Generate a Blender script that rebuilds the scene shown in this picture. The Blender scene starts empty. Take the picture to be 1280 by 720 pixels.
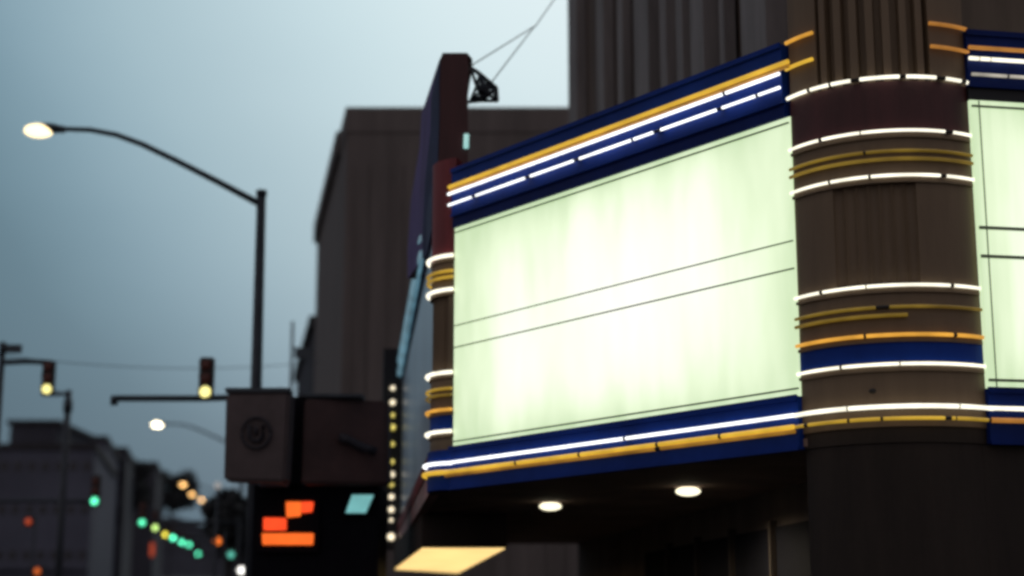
import bpy, bmesh, math, random
from mathutils import Vector, Matrix
random.seed(7)
R = math.radians
scene = bpy.context.scene
COL = scene.collection

# ------------------------------------------------------------------ camera
CAM = Vector((0, 0, 1.6)); PITCH = R(11.9); F = 2000.0
cam_d = bpy.data.cameras.new('camera'); cam = bpy.data.objects.new('camera', cam_d); COL.objects.link(cam)
cam.location = CAM; cam.rotation_euler = (R(90) + PITCH, 0, 0)
cam_d.sensor_width = 36; cam_d.lens = 36 * F / 1280; cam_d.clip_end = 6000
cam_d.dof.use_dof = True; cam_d.dof.focus_distance = 18.8; cam_d.dof.aperture_fstop = 0.47
scene.camera = cam
CP, SP = math.cos(PITCH), math.sin(PITCH)

def ray(u, v):
    x = (u - 640) / F; up = (360 - v) / F
    return Vector((x, CP - SP * up, SP + CP * up))
def at(u, v, y):                      # survey: the point seen at (u,v) at forward distance y
    r = ray(u, v); return CAM + r * (y / r.y)
def on(u, v, p, n):                   # survey: where a sight line meets a vertical wall
    r = ray(u, v); n3 = Vector((n[0], n[1], 0)); p3 = Vector((p[0], p[1], 0))
    t = (p3 - Vector((CAM.x, CAM.y, 0))).dot(n3) / r.dot(n3)
    return CAM + r * t
def proj(p):
    q = Vector(p) - CAM; f = q.y * CP + q.z * SP; up = -q.y * SP + q.z * CP
    return 640 + F * q.x / f, 360 - F * up / f

# ------------------------------------------------------------------ materials
def nodes(name):
    m = bpy.data.materials.new(name); m.use_nodes = True
    nt = m.node_tree; return m, nt, nt.nodes['Principled BSDF']
def mat(name, c, rough=0.6, metal=0.0, var=0.35, scale=1.2, bump=0.15, streak=False, spec=0.4):
    m, nt, b = nodes(name)
    b.inputs['Roughness'].default_value = rough; b.inputs['Metallic'].default_value = metal
    b.inputs['Specular IOR Level'].default_value = spec
    tc = nt.nodes.new('ShaderNodeTexCoord'); mp = nt.nodes.new('ShaderNodeMapping')
    nt.links.new(tc.outputs['Object'], mp.inputs['Vector'])
    if streak: mp.inputs['Scale'].default_value = (3, 3, 0.35)
    n = nt.nodes.new('ShaderNodeTexNoise'); n.inputs['Scale'].default_value = scale; n.inputs['Detail'].default_value = 6
    n.inputs['Roughness'].default_value = 0.65
    nt.links.new(mp.outputs['Vector'], n.inputs['Vector'])
    r = nt.nodes.new('ShaderNodeValToRGB')
    lo = [x * (1 - var) for x in c]; hi = [min(1, x * (1 + var)) for x in c]
    r.color_ramp.elements[0].position = 0.3; r.color_ramp.elements[1].position = 0.72
    r.color_ramp.elements[0].color = (*lo, 1); r.color_ramp.elements[1].color = (*hi, 1)
    nt.links.new(n.outputs['Fac'], r.inputs['Fac']); nt.links.new(r.outputs['Color'], b.inputs['Base Color'])
    n2 = nt.nodes.new('ShaderNodeTexNoise'); n2.inputs['Scale'].default_value = scale * 14; n2.inputs['Detail'].default_value = 3
    nt.links.new(tc.outputs['Object'], n2.inputs['Vector'])
    bp = nt.nodes.new('ShaderNodeBump'); bp.inputs['Strength'].default_value = bump; bp.inputs['Distance'].default_value = 0.02
    nt.links.new(n2.outputs['Fac'], bp.inputs['Height']); nt.links.new(bp.outputs['Normal'], b.inputs['Normal'])
    return m
def emis(name, c, s, base=(0.6, 0.6, 0.55), var=0.12, scale=3.0):
    m, nt, b = nodes(name)
    b.inputs['Base Color'].default_value = (*base, 1); b.inputs['Roughness'].default_value = 0.05 if name == 'tall_building' else 0.25
    b.inputs['Emission Color'].default_value = (*c, 1)
    tc = nt.nodes.new('ShaderNodeTexCoord'); n = nt.nodes.new('ShaderNodeTexNoise')
    n.inputs['Scale'].default_value = scale; n.inputs['Detail'].default_value = 2
    nt.links.new(tc.outputs['Object'], n.inputs['Vector'])
    mr = nt.nodes.new('ShaderNodeMapRange')
    mr.inputs['From Min'].default_value = 0.3; mr.inputs['From Max'].default_value = 0.7
    mr.inputs['To Min'].default_value = s * (1 - var); mr.inputs['To Max'].default_value = s * (1 + var)
    nt.links.new(n.outputs['Fac'], mr.inputs['Value']); nt.links.new(mr.outputs['Result'], b.inputs['Emission Strength'])
    return m

M = {}
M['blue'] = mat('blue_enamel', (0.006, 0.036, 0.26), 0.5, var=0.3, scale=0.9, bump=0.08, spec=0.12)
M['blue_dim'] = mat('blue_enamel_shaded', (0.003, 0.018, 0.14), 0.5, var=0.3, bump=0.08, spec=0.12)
M['black'] = mat('black_paint', (0.006, 0.007, 0.012), 0.6, var=0.3)
M['brown'] = mat('brown_enamel', (0.168, 0.117, 0.074), 0.6, var=0.14, scale=1.0, bump=0.1, streak=True)
M['brown_dark'] = mat('dark_brown_enamel', (0.15, 0.088, 0.052), 0.6, var=0.25, scale=1.5, bump=0.1, streak=True)
M['maroon'] = mat('maroon_enamel', (0.20, 0.028, 0.036), 0.55, var=0.3, scale=1.2, bump=0.1, streak=True)
M['maroon_dark'] = mat('dark_maroon_enamel', (0.065, 0.017, 0.020), 0.55, var=0.3, scale=1.2, bump=0.1, streak=True)
M['soffit'] = mat('soffit_plaster', (0.24, 0.16, 0.135), 0.8, var=0.35, scale=0.8)
M['corner'] = mat('shaded_stucco', (0.024, 0.0165, 0.0135), 0.8, var=0.4, scale=0.7, streak=True)  # darker wall stucco: shade below the marquee is put into the colour
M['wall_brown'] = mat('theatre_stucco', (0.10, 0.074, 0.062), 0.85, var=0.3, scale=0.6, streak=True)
M['pilaster'] = mat('theatre_pilaster_stucco', (0.22, 0.20, 0.20), 0.8, var=0.35, scale=0.7, streak=True)
M['purple'] = mat('purple_enamel', (0.12, 0.085, 0.25), 0.7, var=0.35, scale=1.0, streak=True)
M['navy'] = mat('navy_enamel', (0.016, 0.020, 0.085), 0.7, var=0.3)
M['sign_glass'] = mat('unlit_sign_acrylic', (0.42, 0.55, 0.68), 0.3, var=0.25, scale=0.6, streak=True, bump=0.03)
M['pink'] = mat('lamplit_red_enamel', (0.42, 0.24, 0.24), 0.45, var=0.5, scale=1.5)  # reddish fascia, paled: lamp glow on it is put into the colour
M['steel'] = mat('dark_galvanised_steel', (0.045, 0.055, 0.07), 0.5, 0.3, var=0.3, scale=2)
M['pole'] = mat('painted_pole', (0.035, 0.042, 0.055), 0.55, 0.2, var=0.3, scale=2)
M['housing'] = mat('signal_housing', (0.022, 0.015, 0.014), 0.5, var=0.3)
M['lens_off'] = mat('unlit_lens', (0.10, 0.022, 0.015), 0.3, var=0.2)
M['wire'] = mat('wire_steel', (0.06, 0.07, 0.075), 0.5, 0.5)
M['stone_dark'] = mat('dark_stone', (0.135, 0.115, 0.113), 0.85, var=0.3, scale=0.25, streak=True)
M['stone_side'] = mat('dark_stone_side', (0.03, 0.03, 0.035), 0.85, var=0.3, scale=0.25)
M['stone_far'] = mat('far_stone', (0.085, 0.090, 0.128), 0.9, var=0.3, scale=0.12)  # distance haze put into the bluish base colour
M['stone_far2'] = mat('far_brick', (0.040, 0.041, 0.057), 0.9, var=0.3, scale=0.12)  # bluish too, with far haze in its colour
M['window_dark'] = mat('dark_window', (0.02, 0.02, 0.028), 0.25, var=0.3)
M['roof'] = mat('dark_roof', (0.03, 0.028, 0.033), 0.9, var=0.3)
M['cabinet'] = mat('sign_cabinet_brown', (0.090, 0.066, 0.069), 0.6, var=0.3, scale=1.4)
M['cabinet_red'] = mat('sign_cabinet_red_brown', (0.070, 0.036, 0.035), 0.6, var=0.3, scale=1.4)
M['mark'] = mat('dark_sign_mark', (0.026, 0.024, 0.034), 0.6)
M['shop'] = mat('shop_dark_cladding', (0.006, 0.006, 0.010), 0.85, var=0.3, spec=0.1)
M['ledge'] = mat('pale_ledge', (0.20, 0.22, 0.26), 0.6)
M['asphalt'] = mat('asphalt', (0.05, 0.05, 0.052), 0.75, var=0.3, scale=0.7)
M['concrete'] = mat('concrete', (0.22, 0.21, 0.20), 0.85, var=0.25, scale=0.8)
M['earth'] = mat('earth', (0.045, 0.045, 0.045), 0.95, var=0.3, scale=0.05)
M['bark'] = mat('bark', (0.03, 0.025, 0.022), 0.9)
M['leaf'] = mat('dark_leaves', (0.040, 0.045, 0.050), 0.7, var=0.5, scale=3)  # leaves paled, haze put into their colour

M['n_white'] = emis('neon_cool_white', (0.95, 0.97, 0.98), 1.7, var=0.2)
M['n_warm'] = emis('neon_warm_white', (1.0, 0.95, 0.76), 1.35, var=0.2, scale=4)
M['n_amber'] = emis('neon_amber', (0.84, 0.50, 0.045), 0.78, base=(0.5, 0.3, 0.05), var=0.22, scale=2.5)
M['n_orange'] = emis('neon_orange', (0.95, 0.45, 0.055), 0.72, base=(0.4, 0.2, 0.05), var=0.25)
M['n_rust'] = emis('neon_rust', (0.9, 0.36, 0.06), 0.38, base=(0.3, 0.15, 0.05), var=0.3)
M['n_dim'] = emis('neon_dim_yellow', (0.85, 0.55, 0.06), 0.13, base=(0.30, 0.19, 0.04), var=0.6, scale=2)
M['n_amber_shade'] = emis('amber_tube_shading', (0.80, 0.38, 0.04), 0.30, base=(0.35, 0.18, 0.05), var=0.4, scale=2)  # brown shading of the amber tubes as a dimmer glow colour
M['n_yellow'] = emis('neon_yellow', (0.95, 0.58, 0.05), 0.42, base=(0.4, 0.25, 0.05), var=0.5, scale=2)
M['n_grey'] = emis('neon_dim_white', (1.0, 0.92, 0.75), 0.42, var=0.5, scale=3)
M['n_teal'] = emis('neon_teal', (0.18, 0.42, 0.55), 0.40, var=0.5, scale=0.8)
M['n_teal_b'] = emis('neon_teal_bright', (0.45, 0.9, 0.85), 0.7)
M['n_off'] = mat('blackout_paint', (0.02, 0.018, 0.018), 0.5)
M['bulb_y'] = emis('bulb_yellow', (0.90, 0.74, 0.14), 1.0)
M['bulb_w'] = emis('bulb_white', (1.0, 0.86, 0.60), 1.5)
M['lamp_dome'] = emis('downlight_lens', (1.0, 0.93, 0.66), 1.5, var=0.05)
M['lum_ceiling'] = emis('luminous_ceiling', (0.95, 0.64, 0.24), 1.3, var=0.16, scale=1.2)
M['street_lens'] = emis('street_lamp_lens', (1.0, 0.78, 0.42), 2.2, var=0.1)
M['led_red'] = emis('led_red', (1.0, 0.07, 0.012), 1.15, base=(0.1, 0.01, 0.01))
M['led_orange'] = emis('led_orange', (1.0, 0.15, 0.015), 1.1, base=(0.1, 0.03, 0.01))
M['teal_pane'] = emis('teal_lit_pane', (0.22, 0.60, 0.60), 0.75, base=(0.1, 0.2, 0.2))

def letterboard():
    # back-lit acrylic: upright fluorescent tubes behind a pale green sheet
    m, nt, b = nodes('backlit_letter_board')
    b.inputs['Base Color'].default_value = (0.55, 0.6, 0.5, 1); b.inputs['Roughness'].default_value = 0.3
    tc = nt.nodes.new('ShaderNodeTexCoord')
    sp = nt.nodes.new('ShaderNodeSeparateXYZ'); nt.links.new(tc.outputs['Generated'], sp.inputs[0])
    mp = nt.nodes.new('ShaderNodeMapping'); mp.inputs['Scale'].default_value = (5.5, 5.5, 0.9)
    nt.links.new(tc.outputs['Generated'], mp.inputs['Vector'])
    n = nt.nodes.new('ShaderNodeTexNoise'); n.inputs['Scale'].default_value = 1.25; n.inputs['Detail'].default_value = 2.5
    nt.links.new(mp.outputs['Vector'], n.inputs['Vector'])
    n2 = nt.nodes.new('ShaderNodeTexNoise'); n2.inputs['Scale'].default_value = 1.7; n2.inputs['Detail'].default_value = 1
    nt.links.new(tc.outputs['Generated'], n2.inputs['Vector'])
    def math_(op, a, b_):
        k = nt.nodes.new('ShaderNodeMath'); k.operation = op
        for i, x in enumerate((a, b_)):
            if isinstance(x, (int, float)): k.inputs[i].default_value = x
            elif x is not None: nt.links.new(x, k.inputs[i])
        return k.outputs[0]
    def edge(sock, p):                       # fall-off towards the cabinet's rim: 1 in the middle, 0 at both ends
        a = math_('SUBTRACT', sock, 0.5); a = math_('ABSOLUTE', a, None); a = math_('MULTIPLY', a, 2.0)
        return math_('SUBTRACT', 1.0, math_('POWER', a, p))
    e = math_('MULTIPLY', edge(sp.outputs['X'], 3.0), edge(sp.outputs['Z'], 4.5))
    s = math_('ADD', math_('MULTIPLY', n.outputs['Fac'], 0.66), math_('SUBTRACT', math_('MULTIPLY', e, 0.56), 0.20))
    s = math_('ADD', s, math_('MULTIPLY', n2.outputs['Fac'], 0.36))
    fine = nt.nodes.new('ShaderNodeTexNoise'); fine.inputs['Scale'].default_value = 9; fine.inputs['Detail'].default_value = 5
    mp2 = nt.nodes.new('ShaderNodeMapping'); mp2.inputs['Scale'].default_value = (3.0, 3.0, 0.35); nt.links.new(tc.outputs['Generated'], mp2.inputs['Vector']); nt.links.new(mp2.outputs['Vector'], fine.inputs['Vector'])
    s = math_('ADD', s, math_('MULTIPLY', math_('SUBTRACT', fine.outputs['Fac'], 0.5), 0.30))
    r = nt.nodes.new('ShaderNodeValToRGB'); cr = r.color_ramp
    cr.elements[0].position = 0.26; cr.elements[0].color = (0.53, 0.69, 0.41, 1)
    cr.elements[1].position = 1.0; cr.elements[1].color = (1.0, 1.0, 0.92, 1)
    k = cr.elements.new(0.55); k.color = (0.76, 0.89, 0.61, 1)
    k = cr.elements.new(0.78); k.color = (0.92, 1.0, 0.80, 1)
    nt.links.new(s, r.inputs['Fac'])
    nt.links.new(r.outputs['Color'], b.inputs['Emission Color']); b.inputs['Emission Strength'].default_value = 1.0
    return m
M['board'] = letterboard()

# ------------------------------------------------------------------ object helpers
def tag(o, label=None, cat=None, group=None, kind=None):
    if label: o['label'] = label
    if cat: o['category'] = cat
    if group: o['group'] = group
    if kind: o['kind'] = kind
    return o
def empty(name, loc, label, cat, group=None, rz=0):
    o = bpy.data.objects.new(name, None); COL.objects.link(o); o.location = loc; o.rotation_euler.z = rz
    o.empty_display_size = 0.3
    return tag(o, label, cat, group)
def link(name, bm, m, parent=None, smooth=False):
    bmesh.ops.recalc_face_normals(bm, faces=bm.faces)
    me = bpy.data.meshes.new(name); bm.to_mesh(me); bm.free()
    for x in (m if isinstance(m, (list, tuple)) else [m]): me.materials.append(M[x])
    if smooth:
        for p in me.polygons: p.use_smooth = True
    o = bpy.data.objects.new(name, me); COL.objects.link(o)
    if parent is not None:
        o.parent = parent
        L = parent; mw = Matrix.Identity(4); chain = []
        while L: chain.append(L); L = L.parent
        for q in reversed(chain): mw = mw @ (Matrix.Translation(q.location) @ q.rotation_euler.to_matrix().to_4x4())
        if bm_world[0]: me.transform(mw.inverted())
    return o
bm_world = [True]      # parts are modelled in world space and brought into their parent's space

def box(bm, x0, x1, y0, y1, z0, z1, mw=None, bev=0):
    r = bmesh.ops.create_cube(bm, size=1)
    T = Matrix.Translation(((x0 + x1) / 2, (y0 + y1) / 2, (z0 + z1) / 2)) @ Matrix.Diagonal((abs(x1 - x0), abs(y1 - y0), abs(z1 - z0), 1))
    if mw is not None: T = mw @ T
    bmesh.ops.transform(bm, matrix=T, verts=r['verts'])
    if bev:
        es = list({e for v in r['verts'] for e in v.link_edges})
        bmesh.ops.bevel(bm, geom=es, offset=bev, segments=2, affect='EDGES')
def hexa(bm, pts):       # 8 corners: four below, four above
    vs = [bm.verts.new(p) for p in pts]
    for f in ((0, 1, 2, 3), (4, 5, 6, 7), (0, 1, 5, 4), (1, 2, 6, 5), (2, 3, 7, 6), (3, 0, 4, 7)):
        bm.faces.new([vs[i] for i in f])
def prism(bm, plan, z0, z1):
    lo = [bm.verts.new((p[0], p[1], z0)) for p in plan]; hi = [bm.verts.new((p[0], p[1], z1)) for p in plan]
    n = len(plan); bm.faces.new(lo); bm.faces.new(hi)
    for i in range(n): bm.faces.new((lo[i], lo[(i + 1) % n], hi[(i + 1) % n], hi[i]))
def strip(bm, path, z0, z1, o0, o1):
    # solid ribbon along a plan path [(x,y,nx,ny)]; o1 may be a list of offsets
    n = len(path); rows = []
    for i, (x, y, nx, ny) in enumerate(path):
        b = o1[i] if isinstance(o1, (list, tuple)) else o1
        rows.append([bm.verts.new((x + nx * o, y + ny * o, z)) for o, z in ((o0, z0), (b, z0), (b, z1), (o0, z1))])
    for i in range(n - 1):
        for k in range(4):
            bm.faces.new((rows[i][k], rows[i][(k + 1) % 4], rows[i + 1][(k + 1) % 4], rows[i + 1][k]))
    bm.faces.new(rows[0]); bm.faces.new(rows[-1])
def tube(bm, pts, r, seg=8, mi=None, r1=None):
    # mi: material index per length between two points
    pts = [Vector(p) for p in pts]; n = len(pts); rings = []
    for i, p in enumerate(pts):
        d = (pts[min(i + 1, n - 1)] - pts[max(i - 1, 0)]).normalized()
        a = d.cross(Vector((0, 0, 1)))
        if a.length < 1e-3: a = d.cross(Vector((1, 0, 0)))
        a.normalize(); b = d.cross(a)
        rr = r if r1 is None else r + (r1 - r) * i / (n - 1)
        rings.append([bm.verts.new(p + a * math.cos(t) * rr + b * math.sin(t) * rr) for t in (2 * math.pi * k / seg for k in range(seg))])
    for i in range(n - 1):
        for k in range(seg):
            f = bm.faces.new((rings[i][k], rings[i][(k + 1) % seg], rings[i + 1][(k + 1) % seg], rings[i + 1][k])); f.smooth = True
            if mi: f.material_index = mi[i]
    for rg, j in ((rings[0], 0), (rings[-1], -1)):
        f = bm.faces.new(rg)
        if mi: f.material_index = mi[j]
def ball(bm, c, rx, ry, rz, mw=None, u=16, v=10):
    r = bmesh.ops.create_uvsphere(bm, u_segments=u, v_segments=v, radius=1)
    T = Matrix.Translation(c) @ Matrix.Diagonal((rx, ry, rz, 1))
    if mw is not None: T = mw @ T
    bmesh.ops.transform(bm, matrix=T, verts=r['verts'])
    for x in r['verts']:
        for f in x.link_faces: f.smooth = True
def children(o): return [c for c in bpy.data.objects if c.parent == o]
def copy_tree(o, parent=None):
    c = o.copy(); COL.objects.link(c)
    if parent is not None: c.parent = parent
    for ch in children(o): copy_tree(ch, c)
    return c

# ------------------------------------------------------------------ street frame and terrain
TS = -0.18                                    # the street runs off to the left of straight ahead
SDIR = Vector((TS, 1, 0)).normalized(); LAT = Vector((SDIR.y, -SDIR.x, 0))
def gz(y): return 0.033 * max(0.0, min(y, 620) - 45)
YS = [-60, -20, 0, 20, 45, 70, 100, 140, 180, 230, 300, 400, 500, 620, 900, 1600, 3000]
def sheet(name, l0, l1, dz, m, label=None, thick=None):
    bm = bmesh.new(); rows = []
    for y in YS:
        c = Vector((TS * y, y, gz(y) + dz)); cols = []
        for l in (l0, l1): cols.append(bm.verts.new(c + LAT * l))
        rows.append(cols)
    for a, b in zip(rows, rows[1:]): bm.faces.new((a[0], a[1], b[1], b[0]))
    if thick:
        bmesh.ops.solidify(bm, geom=bm.faces[:], thickness=thick)
    o = link(name, bm, m); tag(o, kind='structure'); return o
sheet('ground', -2500, 2500, 0, 'earth')
sheet('road', -14, -0.25, 0.004, 'asphalt')
sheet('pavement', -0.25, 6.5, 0.13, 'concrete', thick=0.14)
sheet('pavement', -19, -14, 0.13, 'concrete', thick=0.14)
# a low wooded ridge closes the street
bm = bmesh.new(); prev = None
for i in range(61):
    x = -420 + i * 14; h = 20 + 5.0 * math.sin(i * 0.7) + random.uniform(-2, 2) + (9 if i < 18 else 0)
    a = [bm.verts.new((x, 640, gz(640) - 1)), bm.verts.new((x, 660 + 6 * math.sin(i), gz(640) + h)), bm.verts.new((x, 900, gz(640) - 1))]
    if prev:
        bm.faces.new((prev[0], a[0], a[1], prev[1])); bm.faces.new((prev[1], a[1], a[2], prev[2]))
    prev = a
tag(link('hills', bm, 'stone_far2'), kind='structure')

# ------------------------------------------------------------------ marquee survey
A = at(1003, 520, 18.0); A2 = Vector((A.x, A.y))
tl = -0.761; dl = Vector((tl, 1)).normalized()            # long lit face runs away to the left
nl = Vector((-dl.y, dl.x)); nl = nl if nl.y < 0 else -nl
def LF(u, v): return on(u, v, A2, nl)
def s_of(u, v=400): p = LF(u, v); return (Vector((p.x, p.y)) - A2).dot(dl)
SL = s_of(569)
Lp = A2 + dl * SL
def zl(v, u=988): return LF(u, v).z
Z_FTOP = zl(54); Z_AMB = zl(83, 986); Z_W1 = zl(94, 985); Z_W2 = zl(111.5, 985); Z_BB = zl(128); Z_PT = zl(145.5, 990)
Z_PB = zl(494.5, 1003); Z_BW = zl(520, 1003); Z_BA = zl(534.5, 1003); Z_BOT = zl(562, 1003)
# right column arc
yb = 17.45; B = at(1232, 508, yb); B2 = Vector((B.x, B.y))
def arc_of(P, Q, sag, outward):
    c = Q - P; L = c.length; r = (L * L / 4 + sag * sag) / (2 * sag)
    n = Vector((-c.y, c.x)).normalized()
    if n.dot(outward) < 0: n = -n
    cen = (P + Q) / 2 + n * (sag - r)
    a0 = math.atan2((P - cen).y, (P - cen).x); a1 = math.atan2((Q - cen).y, (Q - cen).x)
    while a1 - a0 > math.pi: a1 -= 2 * math.pi
    while a1 - a0 < -math.pi: a1 += 2 * math.pi
    return cen, r, a0, a1
RC = arc_of(A2, B2, 0.46, Vector((0, -1)))
W0 = Lp + Vector((-0.40, 0.916)) * 0.84
LC = arc_of(Lp, W0, 0.18, Vector((-0.91, -0.41)))
def arc_path(C, t0=0.0, t1=1.0, n=40):
    cen, r, a0, a1 = C; out = []
    for i in range(n + 1):
        a = a0 + (a1 - a0) * (t0 + (t1 - t0) * i / n); c, s = math.cos(a), math.sin(a)
        out.append((cen.x + c * r, cen.y + s * r, c, s))
    return out
def arc_pt(C, t, o, z):
    cen, r, a0, a1 = C; a = a0 + (a1 - a0) * t
    return Vector((cen.x + math.cos(a) * (r + o), cen.y + math.sin(a) * (r + o), z))
def t_of(u, z, C=RC, o=0.05):
    lo, hi = 0.0, 1.0
    best = min((abs(proj(arc_pt(C, i / 400, o, z))[0] - u), i / 400) for i in range(401)); return best[1]
def zr(v, u=1110):                       # level of a ring on the right column
    t = 0.5
    for _ in range(4):
        p = arc_pt(RC, t, 0.05, 5); q = on(u, v, (p.x, p.y), (RC[0] - Vector((p.x, p.y))).normalized())
        t = t_of(u, q.z)
    return q.z
def line_path(P, d, n, s0, s1, k=1): return [(P.x + d.x * (s0 + (s1 - s0) * i / k), P.y + d.y * (s0 + (s1 - s0) * i / k), n.x, n.y) for i in range(k + 1)]
d_r = Vector((0.984, 0.177)); n_r = Vector((0.177, -0.984))     # end face square to the street
tw = -0.098; d_w = Vector((tw, 1)).normalized(); n_w = Vector((-d_w.y, d_w.x)); n_w = n_w if n_w.x < 0 else -n_w
WL = (40 - W0.y) / d_w.y

mq = empty('theatre_marquee', (A.x, A.y + 1.5, 0), 'art deco theatre marquee with blank glowing letter boards, blue fascias and neon striped round columns', 'marquee')

# lit letter boards
def board(P, d, n, s0, s1, z0, z1, rails):
    bm = bmesh.new(); bm_flat = None
    # modelled flat so that its own X runs along the board
    ang = math.atan2(d.y, d.x)
    W = abs(s1 - s0); mid = P + d * (s0 + s1) / 2
    box(bm, -W / 2, W / 2, -0.05, 0.0, 0, z1 - z0)
    o = bpy.data.objects.new('letter_board', None)
    me = bpy.data.meshes.new('letter_board'); bmesh.ops.recalc_face_normals(bm, faces=bm.faces); bm.to_mesh(me); bm.free(); me.materials.append(M['board'])
    o = bpy.data.objects.new('letter_board', me); COL.objects.link(o); o.parent = mq
    o.location = Vector((mid.x + n.x * 0.02, mid.y + n.y * 0.02, z0)) - mq.location; o.rotation_euler.z = ang
    # thin rails for the letters
    for (zz, hh) in rails:
        rb = bmesh.new()
        box(rb, -W / 2 + 0.015, W / 2 - 0.015, -0.075, -0.052, zz - z0 - hh / 2, zz - z0 + hh / 2)
        box(rb, -W / 2 + 0.015, W / 2 - 0.015, 0.002, 0.022, zz - z0 - hh / 2, zz - z0 + hh / 2)
        me = bpy.data.meshes.new('letter_rail'); bmesh.ops.recalc_face_normals(rb, faces=rb.faces); rb.to_mesh(me); rb.free(); me.materials.append(M['rail'])
        q = bpy.data.objects.new('letter_rail', me); COL.objects.link(q); q.parent = o
    return o
M['rail'] = mat('thin_grey_rail', (0.2, 0.25, 0.16), 0.5, 0.0)
zm1, zm2 = LF(998, 300).z, LF(1000, 334.5).z
H = Z_PT - Z_PB
board(A2, dl, nl, 0.0, SL, Z_PB, Z_PT, [(Z_PT - 0.075, 0.017), (zm1, 0.013), (zm2, 0.015), (Z_PB + 0.085, 0.019)])
board(B2, d_r, n_r, 0.0, 3.4, Z_PB, Z_PT, [(Z_PT - 0.075, 0.022), (zm1, 0.035), (zm2, 0.035), (Z_PB + 0.085, 0.03)])
# narrow end rails of the right board
rb = bmesh.new(); strip(rb, line_path(B2, d_r, n_r, 0.10, 0.109), Z_PB + 0.01, Z_PT - 0.01, 0.073, 0.090)
link('letter_rail', rb, 'rail', mq)

def neon(name, parent, pts, m, gaps=(), r=0.024, gap_w=0.03):
    # pts: evenly sampled run; gaps: fractions where the glass is painted black
    n = len(pts) - 1; mi = []
    for i in range(n):
        f = (i + 0.5) / n
        mi.append(1 if any(abs(f - (g[0] if isinstance(g, tuple) else g)) < (g[1] if isinstance(g, tuple) else gap_w) / 2 for g in gaps) else 0)
    bm = bmesh.new(); tube(bm, pts, r, 8, mi)
    return link(name, bm, [m, 'n_off'], parent)
def lrun(P, d, n, s0, s1, o, z, k=300): return [Vector((P.x + d.x * s + n.x * o, P.y + d.y * s + n.y * o, z)) for s in (s0 + (s1 - s0) * i / k for i in range(k + 1))]
def arun(C, t0, t1, o, z, k=160): return [arc_pt(C, t0 + (t1 - t0) * i / k, o, z) for i in range(k + 1)]

# fascias
def fascia(P, d, n, s0, s1, z0, z1, o, m, step=True):
    bm = bmesh.new(); strip(bm, line_path(P, d, n, s0, s1), z0, z1, -0.10, o)
    if step:   # shallow lips that give the sheet metal its folded profile
        strip(bm, line_path(P, d, n, s0, s1), z1 - 0.05, z1 + 0.015, o + 0.002, o + 0.03)
        strip(bm, line_path(P, d, n, s0, s1), z0 - 0.012, z0 + 0.03, o + 0.002, o + 0.022)
    return link('fascia', bm, m, mq)
def gf(us, v0, v1, s0, s1):    # picture columns of the breaks -> fractions along the run
    out = []
    for u, w in us:
        v = v0 + (v1 - v0) * (u - 985) / (570 - 985)
        out.append(((s_of(u, v) - s0) / (s1 - s0), w))
    return out
fu = fascia(A2, dl, nl, 0.06, SL + 0.02, Z_BB, Z_FTOP, 0.07, 'blue')
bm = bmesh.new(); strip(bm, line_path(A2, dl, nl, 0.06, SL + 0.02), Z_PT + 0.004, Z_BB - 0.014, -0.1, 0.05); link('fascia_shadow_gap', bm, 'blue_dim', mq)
neon('neon_tube', fu, lrun(A2, dl, nl, -0.10, SL, 0.13, Z_AMB), 'n_amber', [(0.5, 0.0)], r=0.031)
neon('neon_tube', fu, lrun(A2, dl, nl, -0.10, SL, 0.115, Z_AMB - 0.045), 'n_amber_shade', r=0.026)  # added dim tube: brown shading along the amber one's underside
neon('neon_tube', fu, lrun(A2, dl, nl, 0.05, SL + 0.03, 0.125, Z_W1), 'n_white', gf([(912, 0.006)], 94, 252, 0.10, SL + 0.03), r=0.022)
neon('neon_tube', fu, lrun(A2, dl, nl, 0.05, SL + 0.02, 0.125, Z_W2), 'n_white',
     gf([(601, 0.014), (668, 0.016), (729, 0.014), (798, 0.008), (829, 0.02), (906, 0.016), (952, 0.008)], 111, 266, 0.10, SL + 0.02), r=0.019)
fl = fascia(A2, dl, nl, 0.0, SL + 0.02, Z_BOT, Z_PB - 0.006, 0.07, 'blue')
neon('neon_tube', fl, lrun(A2, dl, nl, 0.02, SL + 0.05, 0.125, Z_BW), 'n_white', [(0.42, 0.004), (0.09, 0.003)], r=0.022)
neon('neon_tube', fl, lrun(A2, dl, nl, 0.02, SL + 0.05, 0.13, Z_BA), 'n_amber', [(0.33, 0.010), (0.17, 0.006), (0.55, 0.004), (0.75, 0.004)], r=0.028)
neon('neon_tube', fl, lrun(A2, dl, nl, 0.02, SL + 0.05, 0.118, Z_BA - 0.048), 'n_amber_shade', [(0.33, 0.012)], r=0.026)  # added dim tube for the lower amber run's brown shading
# end face fascias
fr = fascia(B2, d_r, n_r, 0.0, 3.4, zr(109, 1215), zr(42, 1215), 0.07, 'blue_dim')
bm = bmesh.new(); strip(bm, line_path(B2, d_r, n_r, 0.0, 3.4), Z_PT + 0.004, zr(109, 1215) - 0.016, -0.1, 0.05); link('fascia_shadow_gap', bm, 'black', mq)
neon('neon_tube', fr, lrun(B2, d_r, n_r, 0.0, 3.4, 0.13, zr(64, 1215)), 'n_rust', r=0.026)
neon('neon_tube', fr, lrun(B2, d_r, n_r, 0.0, 3.4, 0.125, zr(77, 1215)), 'n_warm', [(0.035, .006), (0.075, 0.004)], r=0.024)
neon('neon_tube', fr, lrun(B2, d_r, n_r, 0.02, 3.4, 0.125, zr(96.5, 1215)), 'n_grey', [(0.13, 0.01)], r=0.020)
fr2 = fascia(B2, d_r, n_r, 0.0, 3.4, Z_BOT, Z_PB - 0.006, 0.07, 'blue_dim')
neon('neon_tube', fr2, lrun(B2, d_r, n_r, -0.02, 3.4, 0.125, Z_BW), 'n_warm', r=0.024)
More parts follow.
